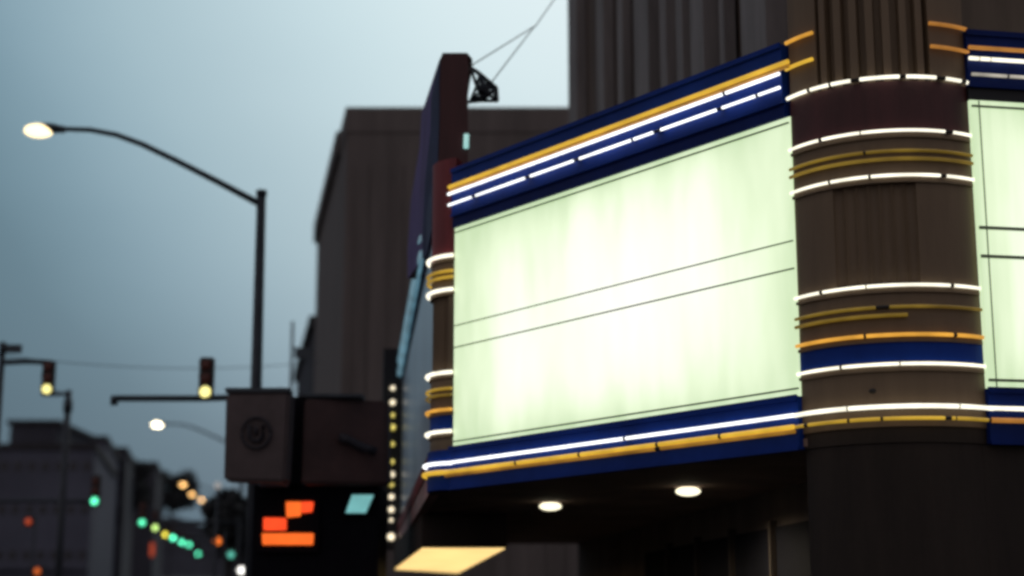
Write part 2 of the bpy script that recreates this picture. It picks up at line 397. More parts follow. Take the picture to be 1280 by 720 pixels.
neon('neon_tube', fr2, lrun(B2, d_r, n_r, 0.0, 3.4, 0.125, Z_BA), 'n_rust', r=0.028)

# round columns
def column(C, levels, top, shaft):
    z_a, z_b, z_c, z_d, z_e, z_f, z_bl1, z_bl0 = levels
    col_bm = bmesh.new()
    P = arc_path(C)
    strip(col_bm, P, Z_BOT, z_bl0, -0.25, 0.0)
    strip(col_bm, P, z_bl1, z_d, -0.25, 0.0)
    strip(col_bm, P, z_c, z_b - 0.11, -0.25, 0.0)
    strip(col_bm, P, z_b - 0.1099, z_b, -0.25, 0.0)
    # cove mouldings under each tube
    for z in (z_b, z_d, z_a): strip(col_bm, P, z - 0.055, z - 0.03, 0.001, 0.03)
    return col_bm
# right column
zA, zB, zC = zr(96), zr(163), zr(219)                      # tube levels, top down
zY1, zY2 = zr(188.5), zr(198.5)
zD, zDY1, zDY2, zO, zE = zr(356.5), zr(383.5), zr(394), zr(418.5), zr(455)
zBl1, zBl0 = zr(424), zr(451)
zF1, zF0 = zC - 0.078, zD + 0.03                                # fluted panel
Z_TOP = zr(-60)
tL, tR = t_of(1017, zr(50)), t_of(1163, zr(50))
tl2, tr2 = t_of(1041, zr(300)), t_of(1150, zr(300))
def build_column(C, tops, flute_t, with_top):
    bm = bmesh.new(); P = arc_path(C)
    strip(bm, P, Z_BA - 0.075, zBl0, -0.25, 0.0)
    strip(bm, P, zBl1 + 0.002, zF0, -0.25, 0.0)
    strip(bm, P, zF1, zB - 0.02, -0.25, 0.0)
    a, b = flute_t
    strip(bm, arc_path(C, 0, a, 14), zF0 + 0.001, zF1 - 0.001, -0.25, 0.0)
    strip(bm, arc_path(C, b, 1, 14), zF0 + 0.001, zF1 - 0.001, -0.25, 0.0)
    for z in (zB, zC, zD, zE, zO):
        strip(bm, P, z - 0.075, z - 0.04, 0.002, 0.028)
    col = link('column', bm, 'brown', mq)
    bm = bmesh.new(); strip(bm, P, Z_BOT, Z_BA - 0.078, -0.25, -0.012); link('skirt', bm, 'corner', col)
    bm = bmesh.new(); P2 = arc_path(C, a, b, 120)
    strip(bm, P2, zF0 + 0.002, zF1 - 0.002, -0.25, [-0.012 - 0.055 * abs(math.sin(math.pi * 7 * i / 120)) ** 0.6 for i in range(121)])
    link('fluted_panel', bm, 'brown', col)
    bm = bmesh.new(); strip(bm, P, zBl0 + 0.001, zBl1, -0.25, 0.004); link('blue_band', bm, 'blue', col)
    return col, P
rc, P = build_column(RC, None, (tl2, tr2), True)
zq = zr(487); q_ = arc_pt(RC, t_of(1090, zq), 0.004, zq); bm = bmesh.new(); ball(bm, q_, 0.045, 0.02, 0.028); link('scuff', bm, 'n_off', rc)
bm = bmesh.new(); strip(bm, P, zB - 0.018, zA - 0.035, -0.25, 0.004); link('maroon_band', bm, 'maroon_dark', rc)
# tall shaft above the marquee: plain flanks, fluted centre
for a_, b_ in ((0, tL), (tR, 1)):
    bm = bmesh.new(); strip(bm, arc_path(RC, a_, b_, 14), zA - 0.033, Z_TOP, -0.25, 0.0); link('shaft_flank', bm, 'brown', rc)
bm = bmesh.new(); strip(bm, arc_path(RC, tL, tR, 120), zA - 0.033, Z_TOP + 0.2, -0.25, [-0.012 - (0.11 if (i * 7 / 120 + 0.3) % 1 < 0.5 else 0.0) for i in range(121)])
link('fluted_shaft', bm, 'brown', rc)
def ring(C, parent, z, m, us=(), t0=0.0, t1=1.0, r=0.0185, o=0.045):
    g = [((t_of(u, z, C) - t0) / (t1 - t0), w) for u, w in us]
    return neon('neon_tube', parent, arun(C, t0, t1, o, z), m, g, r)
ring(RC, rc, zA, 'n_warm', [(1011, .02), (1037, .014), (1069, .045), (1128, .03), (1176, .045), (1204, .03)], r=0.022)
ring(RC, rc, zB, 'n_warm', [(1025, .02), (1075, .006), (1186, .045)])
ring(RC, rc, zY1, 'n_dim', [(1080, .012)], r=0.020, t0=0, t1=1)
ring(RC, rc, zY2, 'n_dim', r=0.022, t0=0, t1=1)
ring(RC, rc, zC, 'n_warm', [(1037, .012), (1087, .016), (1179, .03)])
ring(RC, rc, zD, 'n_warm', [(1026, .018), (1083, .008), (1190, .018)])
ring(RC, rc, zDY1, 'n_dim', [(1103, .06)], r=0.020, t0=0, t1=1)
ring(RC, rc, zDY2, 'n_dim', r=0.022, t0=0, t1=0.6)
ring(RC, rc, zO, 'n_orange', [(1081, .012), (1194, .022)], r=0.022)
ring(RC, rc, zE, 'n_warm', [(1051, .012), (1125, .006)])
ring(RC, rc, Z_BW, 'n_warm', [(1062, .008), (1196, .006)], o=0.10, r=0.025)
ring(RC, rc, Z_BA, 'n_yellow', [(1012, .025), (1064, .012), (1103, .012), (1183, .03), (1186, .01), (1192, .01), (1233, .02)], o=0.10, r=0.020)
for (ua, ub, v, vv, m) in ((988, 1016, 45, 1003, 'n_orange'), (988, 1016, 78, 1003, 'n_amber'), (1161, 1206, 31, 1180, 'n_rust'), (1163, 1216, 60, 1185, 'n_rust')):
    p = arc_pt(RC, t_of(vv, 9), 0.06, 9); cen = RC[0]
    z = on(vv, v, (p.x, p.y), (cen - Vector((p.x, p.y))).normalized()).z
    neon('neon_tube', rc, arun(RC, max(0, t_of(ua, z) - (0.03 if ua < 1000 else 0)), t_of(ub, z), 0.06, z, 30), m, r=0.024)
# far column of the long face
lc, P = build_column(LC, None, (0.12, 0.9), False)
bm = bmesh.new(); strip(bm, P, zB - 0.018, at(560, 197, Lp.y).z, -0.25, 0.004); link('maroon_band', bm, 'maroon', lc)
for z, m, r in ((zB, 'n_warm', .03), (zY1, 'n_yellow', .026), (zY2, 'n_yellow', .026), (zC, 'n_warm', .03), (zD, 'n_warm', .03), (zDY1, 'n_yellow', .022), (zDY2, 'n_dim', .022), (zO, 'n_orange', .026), (zE, 'n_warm', .028)):
    neon('neon_tube', lc, arun(LC, 0.02, 1.02, 0.06, z, 40), m, r=r)
bm = bmesh.new(); strip(bm, P, Z_BOT - 0.002, Z_PB - 0.03, 0.005, 0.04); cb = link('blue_band', bm, 'blue', lc)
neon('neon_tube', cb, arun(LC, 0.0, 1.0, 0.085, Z_BW, 40), 'n_white', r=0.026)
neon('neon_tube', cb, arun(LC, 0.0, 1.0, 0.085, Z_BA, 40), 'n_amber', r=0.036)
# long face along the street, seen edge-on
wf = bmesh.new(); strip(wf, line_path(W0, d_w, n_w, 0.0, WL), Z_BB, Z_FTOP + 0.05, -0.1, 0.07); wf = link('fascia', wf, 'navy', mq)
for z, s in ((Z_FTOP - 0.28, 1), (Z_FTOP - 0.55, 1), (Z_BB + 0.12, 1)):
    neon('neon_tube', wf, lrun(W0, d_w, n_w, 2.4, WL - 0.3, 0.12, z, 60), 'n_teal', r=0.06)
bm = bmesh.new(); strip(bm, line_path(W0, d_w, n_w, 0.06, WL), Z_PB, Z_BB - 0.02, -0.05, 0.02); link('unlit_board', bm, 'sign_glass', mq)
bm = bmesh.new(); strip(bm, line_path(W0, d_w, n_w, 0.0, WL), Z_BOT, Z_PB - 0.006, -0.1, 0.07); wl = link('fascia', bm, 'pink', mq)
bm = bmesh.new(); strip(bm, line_path(W0, d_w, n_w, 0.0, WL), Z_BOT + 0.32, Z_PB - 0.05, 0.073, 0.10); link('maroon_band', bm, 'maroon', wl)
# far end post with a string of bulbs
E0 = W0 + d_w * WL; bm = bmesh.new()
pts = [E0 + n_w * 0.52, E0 + n_w * 0.52 + d_w * 0.7, E0 - n_w * 0.5 + d_w * 0.7, E0 - n_w * 0.5]
prism(bm, pts, Z_BOT - 0.1, Z_FTOP + 0.1); fp = link('end_post', bm, 'black', mq)
for v, m, r in ((485, 'w', .085), (503, 'w', .095), (519, 'y', .08), (534, 'y', .11), (555, 'y', .085), (577, 'y', .085), (593, 'w', .10), (606, 'y', .075), (621, 'w', .095), (637, 'w', .10), (650, 'w', .065), (671, 'w', .125)):
    p = at(491 - (v - 485) * 0.012, v, E0.y - 0.12); bm = bmesh.new(); r *= 0.68; ball(bm, p, r, r, r, u=12, v=8)
    link('light_bulb', bm, 'bulb_' + m, fp)
# deck and soffit
WALL0 = Vector((RC[0].x + 0.1, RC[0].y)); WALL1 = Vector((at(720, 400, 40).x, 40.0))
plan = [A2 + dl * 0.05, Lp, Vector(arc_pt(LC, .33, -0.05, 0).xy), Vector(arc_pt(LC, .66, -0.05, 0).xy), W0, E0, WALL1 + Vector((0.3, 0)), WALL0 + Vector((0.5, 0.0)), *[Vector(arc_pt(RC, t_, -.02, 0).xy) for t_ in (.95, .8, .65, .5, .35, .2, .05)]]
plan2 = [p_ + (RC[0] - p_).normalized() * min(0.22, (RC[0] - p_).length) if (p_ - RC[0]).length < RC[1] + 0.1 else p_ for p_ in plan]
bm = bmesh.new(); prism(bm, plan, Z_BOT + 0.03, Z_BOT + 0.12); sof = link('soffit', bm, 'soffit', mq)
bm = bmesh.new(); prism(bm, plan2, Z_FTOP - 0.25, Z_FTOP - 0.12); link('deck', bm, 'roof', mq)
for (u, v) in ((688, 631), (860, 612)):
    r_ = ray(u, v); k = (Z_BOT - 0.02 - CAM.z) / r_.z; p = CAM + r_ * k
    bm = bmesh.new(); ball(bm, (p.x, p.y, Z_BOT - 0.045), 0.185, 0.185, 0.07)
    q = link('ceiling_lamp', bm, 'lamp_dome', sof)
    ld = bpy.data.lights.new('lamp_light', 'SPOT'); ld.energy = 330; ld.spot_size = R(165); ld.spot_blend = 0.6; ld.shadow_soft_size = 0.15; ld.color = (1.0, 0.86, 0.6)
    lo = bpy.data.objects.new('lamp_light', ld); COL.objects.link(lo); lo.location = (p.x, p.y, Z_BOT - 0.14)
    bm = bmesh.new(); tube(bm, [(p.x, p.y, Z_BOT + 0.029), (p.x, p.y, Z_BOT + 0.015)], 0.22, 24); link('lamp_rim', bm, 'soffit', q)
# luminous ceiling box over the entrance
c = [at(527, 684, 27), at(634, 684, 27), at(573, 716, 38), at(492, 712, 38)]
zc = 2.95
def flat(u, v, z):
    r_ = ray(u, v); return CAM + r_ * ((z - CAM.z) / r_.z)
q4 = [flat(527, 684, zc), flat(634, 684, zc), flat(573, 716, zc), flat(492, 711, zc)]
bm = bmesh.new(); hexa(bm, [*q4, *[Vector((p.x, p.y, Z_BOT + 0.02)) for p in q4]]); lb = link('light_box', bm, 'corner', mq)
bm = bmesh.new(); cc = sum(q4, Vector()) / 4
hexa(bm, [*[p + (cc - p) * 0.03 - Vector((0, 0, 0.02)) for p in q4], *[p + (cc - p) * 0.03 - Vector((0, 0, 0.003)) for p in q4]]); link('luminous_ceiling', bm, 'lum_ceiling', lb)

# ------------------------------------------------------------------ theatre building
tb = empty('theatre_building', (WALL0.x + 4, WALL0.y + 6, 0), 'tall dark theatre building with upright ribs behind and above the glowing marquee', 'building')
d_b = (WALL1 - WALL0).normalized(); n_b = Vector((-d_b.y, d_b.x)); n_b = n_b if n_b.x < 0 else -n_b
S1 = Vector((WALL0.x + 13, WALL0.y + 13 * 0.18)) + Vector((0, 0.2))
bm = bmesh.new(); prism(bm, [WALL0 + Vector((0.05, 0.25)), WALL1, WALL1 + Vector((13, 2.3)), S1], 0, 21); link('wall', bm, 'wall_brown', tb)
LW = (WALL1 - WALL0).length
# ribs, read from the picture's columns
def s_wall(u):
    p = on(u, 80, WALL0, n_b); return (Vector((p.x, p.y)) - WALL0).dot(d_b)
for ua, ub, o in ((722, 733, .25), (759, 768, .25), (783, 790, .2), (812, 831, .32), (838, 846, .2), (866, 874, .3), (886, 903, .32), (915, 921, .2), (955, 988, .35)):
    s1_, s0_ = s_wall(ua), s_wall(ub)
    bm = bmesh.new(); strip(bm, line_path(WALL0, d_b, n_b, s0_, s1_), 4.2, 21.3, 0.003, o); link('rib', bm, 'pilaster', tb)
bm = bmesh.new(); strip(bm, line_path(WALL0, d_b, n_b, 0.4, LW), 20.2, 20.9, 0.36, 0.6); link('cornice', bm, 'wall_brown', tb)
# entrance: door frames and dark glass under the marquee
for i, s in enumerate((3.0, 5.2, 7.4, 9.6, 11.8)):
    bm = bmesh.new(); strip(bm, line_path(WALL0, d_b, n_b, s, s + 2.0), 0.1, 3.0, 0.003, 0.06); d_ = link('door', bm, 'shop', tb)
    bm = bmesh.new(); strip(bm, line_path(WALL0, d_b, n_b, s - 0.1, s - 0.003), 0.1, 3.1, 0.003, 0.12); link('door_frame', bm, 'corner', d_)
# south wall under the end face, the shade there put into its dark colour

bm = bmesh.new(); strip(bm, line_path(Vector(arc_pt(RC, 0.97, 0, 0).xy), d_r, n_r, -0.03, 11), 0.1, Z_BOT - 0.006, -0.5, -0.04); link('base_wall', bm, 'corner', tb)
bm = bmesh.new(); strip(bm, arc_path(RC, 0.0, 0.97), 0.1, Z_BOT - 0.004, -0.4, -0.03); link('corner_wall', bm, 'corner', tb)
# ------------------------------------------------------------------ blade sign
bs = empty('blade_sign', (Lp.x, Lp.y + 1.6, 0), 'tall dark vertical sign fin with purple side and teal glint standing on the marquee', 'sign')
y0 = 25.2
bl = bmesh.new()
def sec(v, uf, yf, ul=550, ur=585, z=None):
    nr, nl_, fl_ = at(ur, v, y0), at(ul, v, y0), at(uf, v, yf)
    zz = z if z is not None else nl_.z
    fr_ = Vector((nr.x + (fl_.x - nl_.x) * 0.5 + 0.1, yf, 0))
    return [Vector((p.x, p.y, zz)) for p in (nr, nl_, fl_, fr_)]
levels = [(66, 551, 25.5, 553, 584), (72, 546, 25.8, 551, 585), (105, 528, 26.8, 550, 585), (146, 526, 26.9, 550, 585), (175, 520, 27.3, 549, 585), (202, 515, 27.6, 548, 585), (265, 511, 28.0, 546, 586), (300, 511, 28.2, 546, 586)]
secs = [sec(*l) for l in levels]
rows = [[bl.verts.new(p) for p in s] for s in secs]
for a, b in zip(rows, rows[1:]):
    for k in range(4):
        f = bl.faces.new((a[k], a[(k + 1) % 4], b[(k + 1) % 4], b[k]))
bl.faces.new(rows[0]); bl.faces.new(rows[-1])
body = link('body', bl, 'maroon_dark', bs)
# side sheet
def side(f0, f1, i0, i1, m, name, off):
    bm = bmesh.new(); prev = None
    for i in range(i0, i1 + 1):
        a, b = secs[i][1], secs[i][2]; p, q = a.lerp(b, f0), a.lerp(b, f1); n = Vector((-(b - a).y, (b - a).x, 0)).normalized(); n = n if n.x < 0 else -n
        cur = [bm.verts.new(p + n * off), bm.verts.new(q + n * off)]
        if prev: bm.faces.new((prev[0], prev[1], cur[1], cur[0]))
        prev = cur
    return link(name, bm, m, bs)
side(0.0, 0.45, 1, len(secs) - 1, 'navy', 'side_sheet', 0.012)
side(0.45, 1.0, 1, len(secs) - 1, 'purple', 'side_sheet', 0.012)
bm = bmesh.new(); tube(bm, [at(583, 168, y0 - 0.05), at(582.5, 185, y0 - 0.05)], 0.045, 10); link('neon_tube', bm, 'n_teal_b', bs)
# bracket of bars behind the fin where the guy wires meet
bm = bmesh.new()
node = [at(588, 84, 26.2), at(600, 92, 26.3), at(612, 104, 26.4), at(621, 110, 26.4), at(588, 126, 26.2), at(604, 126, 26.3), at(622, 126, 26.4), at(596, 108, 26.0), at(610, 118, 26.1)]
for i, a in enumerate(node):
    for j in range(i):
        if (a - node[j]).length < 0.55: tube(bm, [a, node[j]], 0.030, 6)
tube(bm, [at(604, 126, 26.3), at(582, 128, 25.6)], 0.03, 6); tube(bm, [at(588, 90, 26.2), at(582, 92, 25.6)], 0.03, 6)
link('bracket', bm, 'steel', bs)
# guy wires
J = at(668, 33, 28.5); top = at(712, -28, 30.5)
def wire(pts, label):
    bm = bmesh.new(); tube(bm, pts, 0.011, 6); o = link('guy_wire', bm, 'wire'); tag(o, label, 'wire', 'guy wires of the vertical sign')
wire([top, J + Vector((0.015, 0, 0))], 'thick upper guy wire running up to the tall theatre building above the fork')
wire([J, at(589, 82, 26.2)], 'left branch of the forked guy wire reaching the top of the vertical sign')
wire([J, at(612, 106, 26.4)], 'right branch of the forked guy wire ending at the bracket beside the vertical sign')

# ------------------------------------------------------------------ buildings
def block(name, u0, u1, vt, d, depth, m, label, windows=None, top=None, skew=TS, parapet=0.5, cat='building'):
    p0, p1 = at(u0, vt, d), at(u1, vt, d)
    b = empty(name, ((p0.x + p1.x) / 2, d, gz(d)), label, cat)
    g0 = gz(d) - 0.5
    bm = bmesh.new(); W = p1.x - p0.x
    pl = [Vector((p0.x, d)), Vector((p1.x, d + W * 0.0)), Vector((p1.x + skew * depth, d + depth)), Vector((p0.x + skew * depth, d + depth))]
    prism(bm, pl, g0, p0.z); link('wall', bm, m, b)
    bm = bmesh.new(); e = 0.05 if name == 'tall_building' else 0.25
    prism(bm, [pl[0] + Vector((-e, -e)), pl[1] + Vector((e, -e)), pl[2] + Vector((e, e)), pl[3] + Vector((-e, e))], p0.z - parapet, p0.z + 0.12); link('cornice', bm, 'stone_dark' if name == 'tall_building' else 'roof', b)
    if windows:
        nx, zs, w, h = windows
        for z in zs:
            for i in range(nx):
                x = p0.x + W * (i + 0.5) / nx; bm = bmesh.new()
                zz = p0.z - z
                box(bm, x - w / 2, x + w / 2, d - 0.06, d - 0.003, zz - h, zz); f = link('window', bm, 'window_dark', b)
    return b, pl, p0.z
# tall block beyond the crossing
ba, pl, zt = block('tall_building', 434, 742, 138, 60, 19, 'stone_dark', 'tall plain dark stone block behind the vertical sign, flat roofed', parapet=0.9)
for i in range(7):
    x = pl[0].x + 0.4 + i * 1.35; bm = bmesh.new(); box(bm, x, x + 0.5, 59.93, 59.997, gz(60), zt - 2.2); link('pilaster', bm, 'stone_dark', ba)
bm = bmesh.new(); box(bm, at(450, 128, 60).x, at(552, 128, 60).x, 60.6, 64, zt, at(500, 130, 60).z); link('roof_block', bm, 'roof', ba)
for k, (v0, v1, o) in enumerate(((165, 300, 0.22),)):
    z1, z0 = at(420, v0, 63).z, at(420, v1, 78).z; bm = bmesh.new()
    bdir = Vector((TS, 1)).normalized(); a = pl[0] + bdir * 3; nn = Vector((-bdir.y, bdir.x))
    strip(bm, [(a.x, a.y, nn.x, nn.y), (a.x + bdir.x * 15.9, a.y + bdir.y * 15.9, nn.x, nn.y)], z0, z1, 0.003, o); link('bay', bm, 'stone_dark', ba)
block('corner_building', 393, 470, 398, 86, 20, 'stone_far2', 'lower dark block just left of the tall stone block', windows=(3, (1.5, 5), 0.9, 1.8))
b1, pl1, z1 = block('civic_building', -70, 119, 556, 160, 30, 'stone_far', 'long grey civic building with dark square windows and raised attic at far left', windows=(11, (1.7, 6.0, 10.5), 0.75, 0.85))
bm = bmesh.new(); pa, pb = at(13, 531, 168), at(72, 531, 168); box(bm, pa.x, pb.x, 168, 182, z1 - 0.4, pa.z); at_ = link('attic', bm, 'stone_far2', b1)
bm = bmesh.new(); box(bm, pa.x - 0.3, pb.x + 0.3, 167.7, 182.3, pa.z + 0.003, pa.z + 0.5); link('attic_roof', bm, 'roof', at_)
bm = bmesh.new(); box(bm, pl1[0].x, pl1[1].x, 159.4, 159.99, z1 - 12.3, z1 - 11.4); link('string_course', bm, 'stone_far', b1)
block('row_building', 96, 133, 546, 190, 25, 'stone_far', 'narrow grey gabled block rising behind the civic building', windows=(2, (2.5, 7), 1.2, 2))
block('row_building', 126, 158, 560, 215, 25, 'stone_far2', 'dark block right of the narrow grey block on the left skyline', windows=(2, (3, 8), 1.4, 2.2))
block('row_building', 150, 196, 578, 260, 40, 'stone_far2', 'low dark block at the end of the left skyline, before the trees')
block('row_building', 285, 420, 640, 130, 60, 'stone_far2', 'dark row building right of the street, behind the dark street tree', windows=(4, (2, 5), 1.0, 1.6))
# ------------------------------------------------------------------ trees
def tree(u, vt, d, w, h, label, n=2600, leaf=0.22):
    c = at(u, vt, d); top = c.z; g = gz(d)
    t = empty('tree', (c.x, d, g), label, 'tree', 'street trees')
    bm = bmesh.new(); cb = top - h * 0.5
    tube(bm, [(c.x, d, g - 0.2), (c.x + 0.1, d, (g + cb) / 2), (c.x, d, cb)], 0.22, 8, r1=0.1)
    for k in range(6):
        a = k * 1.05; tube(bm, [(c.x, d, cb - h * 0.25), (c.x + math.cos(a) * w * 0.3, d + math.sin(a) * w * 0.3, cb + h * 0.1 * (k % 3))], 0.08, 6, r1=0.03)
    link('trunk', bm, 'bark', t)
    bm = bmesh.new()
    cl = [(random.uniform(-.33, .33) * w, random.uniform(-.33, .33) * w, random.uniform(-.3, .36) * h, random.uniform(.13, .24) * w) for _ in range(16)]
    for i in range(n):
        q = random.choice(cl); v = Vector((random.gauss(0, 1), random.gauss(0, 1), random.gauss(0, 1))).normalized() * q[3] * random.uniform(.4, 1.1)
        p = Vector((c.x + q[0], d + q[1], top - h * 0.5 + q[2])) + v
        if p.z > top: continue
        a = Vector((random.gauss(0, 1), random.gauss(0, 1), random.gauss(0, 1))).normalized() * leaf; b = a.cross(Vector((random.gauss(0, 1), random.gauss(0, 1), random.gauss(0, 1)))).normalized() * leaf * 0.7
        bm.faces.new([bm.verts.new(p + x) for x in (a, b, -a, -b)])
    link('crown', bm, 'leaf', t)
tree(288, 606, 80, 3.0, 4.2, 'dark street tree below the round marked sign, at its lower left', n=4200, leaf=0.2)
tree(166, 577, 240, 7, 8, 'left tree of the dark pair on the skyline beyond the left row', leaf=0.4)
tree(216, 588, 300, 10, 8, 'right tree of the dark pair on the skyline beyond the left row', leaf=0.5)

# ------------------------------------------------------------------ street lamps
def lamp_mesh(o, lit=True):
    bm_world[0] = False
    bm = bmesh.new(); tube(bm, [(0, 0, 0), (0, 0, 5.6), (0, 0, 11.45)], 0.17, 14, r1=0.112)
    tube(bm, [(0, 0, 11.44), (0, 0, 11.56)], 0.13, 12); tube(bm, [(0, 0, 0), (0, 0, 0.5)], 0.26, 12, r1=0.2)
    link('pole', bm, 'pole', o)
    pts = [(0, 0, 11.22), (-0.5, 0, 11.47), (-1.0, 0, 11.72), (-2.0, 0, 12.2), (-2.8, 0, 12.56), (-3.4, 0, 12.76), (-4.0, 0, 12.85), (-4.75, 0, 12.84)]
    bm = bmesh.new(); tube(bm, pts, 0.085, 10, r1=0.055); link('arm', bm, 'pole', o)
    bm = bmesh.new(); ball(bm, (-4.95, 0, 12.84), 0.36, 0.16, 0.12); box(bm, -4.85, -4.55, -0.1, 0.1, 12.76, 12.9, bev=0.03)
    hd = link('lamp_head', bm, 'steel', o)
    bm = bmesh.new(); ball(bm, (-5.16, 0, 12.77), 0.33, 0.21, 0.16)
    link('lens', bm, 'street_lens' if lit else 'ledge', hd)
    bm_world[0] = True
ANG = math.atan2(LAT.y, LAT.x)
def lamp_pos(u, v, d):
    h = at(u, v, d); b = h + LAT * 5.16 * (1.042 if d < 50 else 1); return Vector((b.x, b.y, gz(b.y))), h.z
GL = 'street lamps along the right kerb'
p, zh = lamp_pos(47, 162, 36.5)
l0 = empty('street_lamp', p, 'nearest and highest lit street lamp on a long curved arm', 'street lamp', GL, ANG); lamp_mesh(l0)
l0.scale = (1.024, 1.06, (zh - p.z) / 12.77); l0.rotation_euler.y = R(-0.3)
LB = ['second lit street lamp down the street, white glow beside the round marked sign', 'highest of the three small amber street lamps far down the street', 'middle of the three small amber street lamps far down the street', 'lowest of the three small amber street lamps, farthest down the street']
for (u, v, d), lb in zip(((197, 531, 97), (229, 606, 172), (240, 618, 200), (252, 625, 222)), LB):
    c = copy_tree(l0); c.rotation_euler.y = 0; c.scale = (1, 1, 1); c.location, zh = lamp_pos(u, v, d); c.scale.z = (zh - c.location.z) / 12.77; c['label'] = lb
    if d < 150:
        for hd in children(c):
            for ln in children(hd):
                if ln.name.startswith('lens'): ln.data = ln.data.copy(); ln.data.materials[0] = M.setdefault('mid_lamp', emis('mid_lamp_lens', (1.0, 0.86, 0.58), 9.0))
    if d > 150:
        for hd in children(c):
            for ln in children(hd):
                if ln.name.startswith('lens'):
                    ln.data = ln.data.copy(); ln.data.materials[0] = M['far_lamp'] if 'far_lamp' in M else M.setdefault('far_lamp', emis('far_lamp_lens', (1.0, 0.55, 0.18), 5.5))

# ------------------------------------------------------------------ traffic signals
def lens_mat(name, c, s): M[name] = emis(name, c, s, base=(0.1, 0.1, 0.1), var=0.03)
lens_mat('sig_yellow', (0.95, 0.86, 0.30), 1.5)
lens_mat('sig_green', (0.10, 0.80, 0.42), 2.6); lens_mat('sig_green_f', (0.10, 0.80, 0.45), 7.0)
lens_mat('sig_lime', (0.52, 0.80, 0.22), 3.0); lens_mat('sig_gold', (0.72, 0.62, 0.06), 4.0)
lens_mat('sig_red', (0.9, 0.10, 0.02), 0.42); lens_mat('sig_dim_amber', (1.0, 0.18, 0.02), 0.6); lens_mat('sig_amber', (1.0, 0.20, 0.02), 1.3); lens_mat('sig_teal', (0.08, 0.42, 0.32), 1.1)
lens_mat('sig_white', (1.0, 0.98, 0.92), 2.2); lens_mat('glow_dim', (0.55, 0.55, 0.55), 0.5)
def signal(lens_c, label, arm=4.6, armside=1, h=6.8, top_drop=0.5, group='traffic lights along the street', lit=2, hgt=1.2):
    # local origin at the pole's foot; the head hangs out over the road
    o = empty('traffic_signal', (0, 0, 0), label, 'traffic light', group); bm_world[0] = False
    sx = -armside; hx = sx * arm
    bm = bmesh.new(); tube(bm, [(0, 0, -0.2), (0, 0, h + 0.25)], 0.12, 12, r1=0.09); tube(bm, [(0, 0, -0.2), (0, 0, 0.4)], 0.22, 12, r1=0.17); link('pole', bm, 'pole', o)
    zz = h
    bm = bmesh.new(); tube(bm, [(0, 0, zz), (hx * 0.5, 0, zz + 0.03), (hx + (sx * 2.05 if arm < 3 and False else 0), 0, zz)], 0.085, 10, r1=0.075)
    link('mast_arm', bm, 'pole', o)
    bm = bmesh.new(); box(bm, hx - 0.17, hx + 0.17, -0.24, 0.0, zz - 0.22, zz - 0.22 + hgt, bev=0.03)
    hs = link('housing', bm, 'housing', o)
    for k in range(3):
        zc_ = zz - 0.22 + hgt * (0.82 - 0.32 * k); bm = bmesh.new()
        ball(bm, (hx, -0.245, zc_), 0.135, 0.05, 0.135); ln = link('lens', bm, lens_c if k == lit else 'lens_off', hs)
        bm = bmesh.new(); tube(bm, [(hx + math.cos(a) * 0.16, -0.33, zc_ + math.sin(a) * 0.16) for a in (R(8) + R(164) * i / 10 for i in range(11))], 0.012, 5); link('visor', bm, 'housing', hs)
    bm_world[0] = True
    return o
# near left, on its tall pole at the picture's edge
s1 = signal('sig_yellow', 'leftmost traffic light, pale yellow lamp lit, on the mast arm at the left edge', arm=1.4, armside=-1, h=at(30, 453, 45).z - gz(45), hgt=1.0)
p = at(2, 453, 45); s1.location = (p.x, 45, gz(45)); hx = 1.4
for ch in children(s1):
    if ch.name.startswith('housing'): ch.location.z -= 0.76
pole_top = at(2, 428, 45).z - gz(45); bm_world[0] = False
bm = bmesh.new(); tube(bm, [(0, 0, s1.location.z * 0 + (at(2, 453, 45).z - gz(45)) + 0.2), (0, 0, pole_top)], 0.1, 10); link('pole_top', bm, 'pole', s1)
bm = bmesh.new(); zq = at(2, 436, 45).z - gz(45); box(bm, 0.10, 0.55, -0.03, 0.03, zq - 0.12, zq + 0.12); link('street_name_plate', bm, 'steel', s1); bm_world[0] = True
# near centre: long arm over the road with a drop at its tip
HZ = at(258, 498, 38).z - gz(38)
s2 = signal('sig_yellow', 'traffic light with pale yellow lamp on the long arm left of the tall lamp pole', arm=1.75, h=HZ, hgt=1.02)
pp = at(350, 498, 38); s2.location = (pp.x, 38, gz(38))
bm_world[0] = False; bm = bmesh.new(); xe = at(143, 498, 38).x - pp.x
tube(bm, [(-1.7, 0.0, HZ), (xe + 0.05, 0, HZ)], 0.078, 10); tube(bm, [(xe, 0, HZ + 0.06), (xe, 0, HZ - 0.16)], 0.09, 10); link('arm_extension', bm, 'pole', s2); bm_world[0] = True
for ch in children(s2):
    if ch.name.startswith('housing'): ch.location.z += 0.16
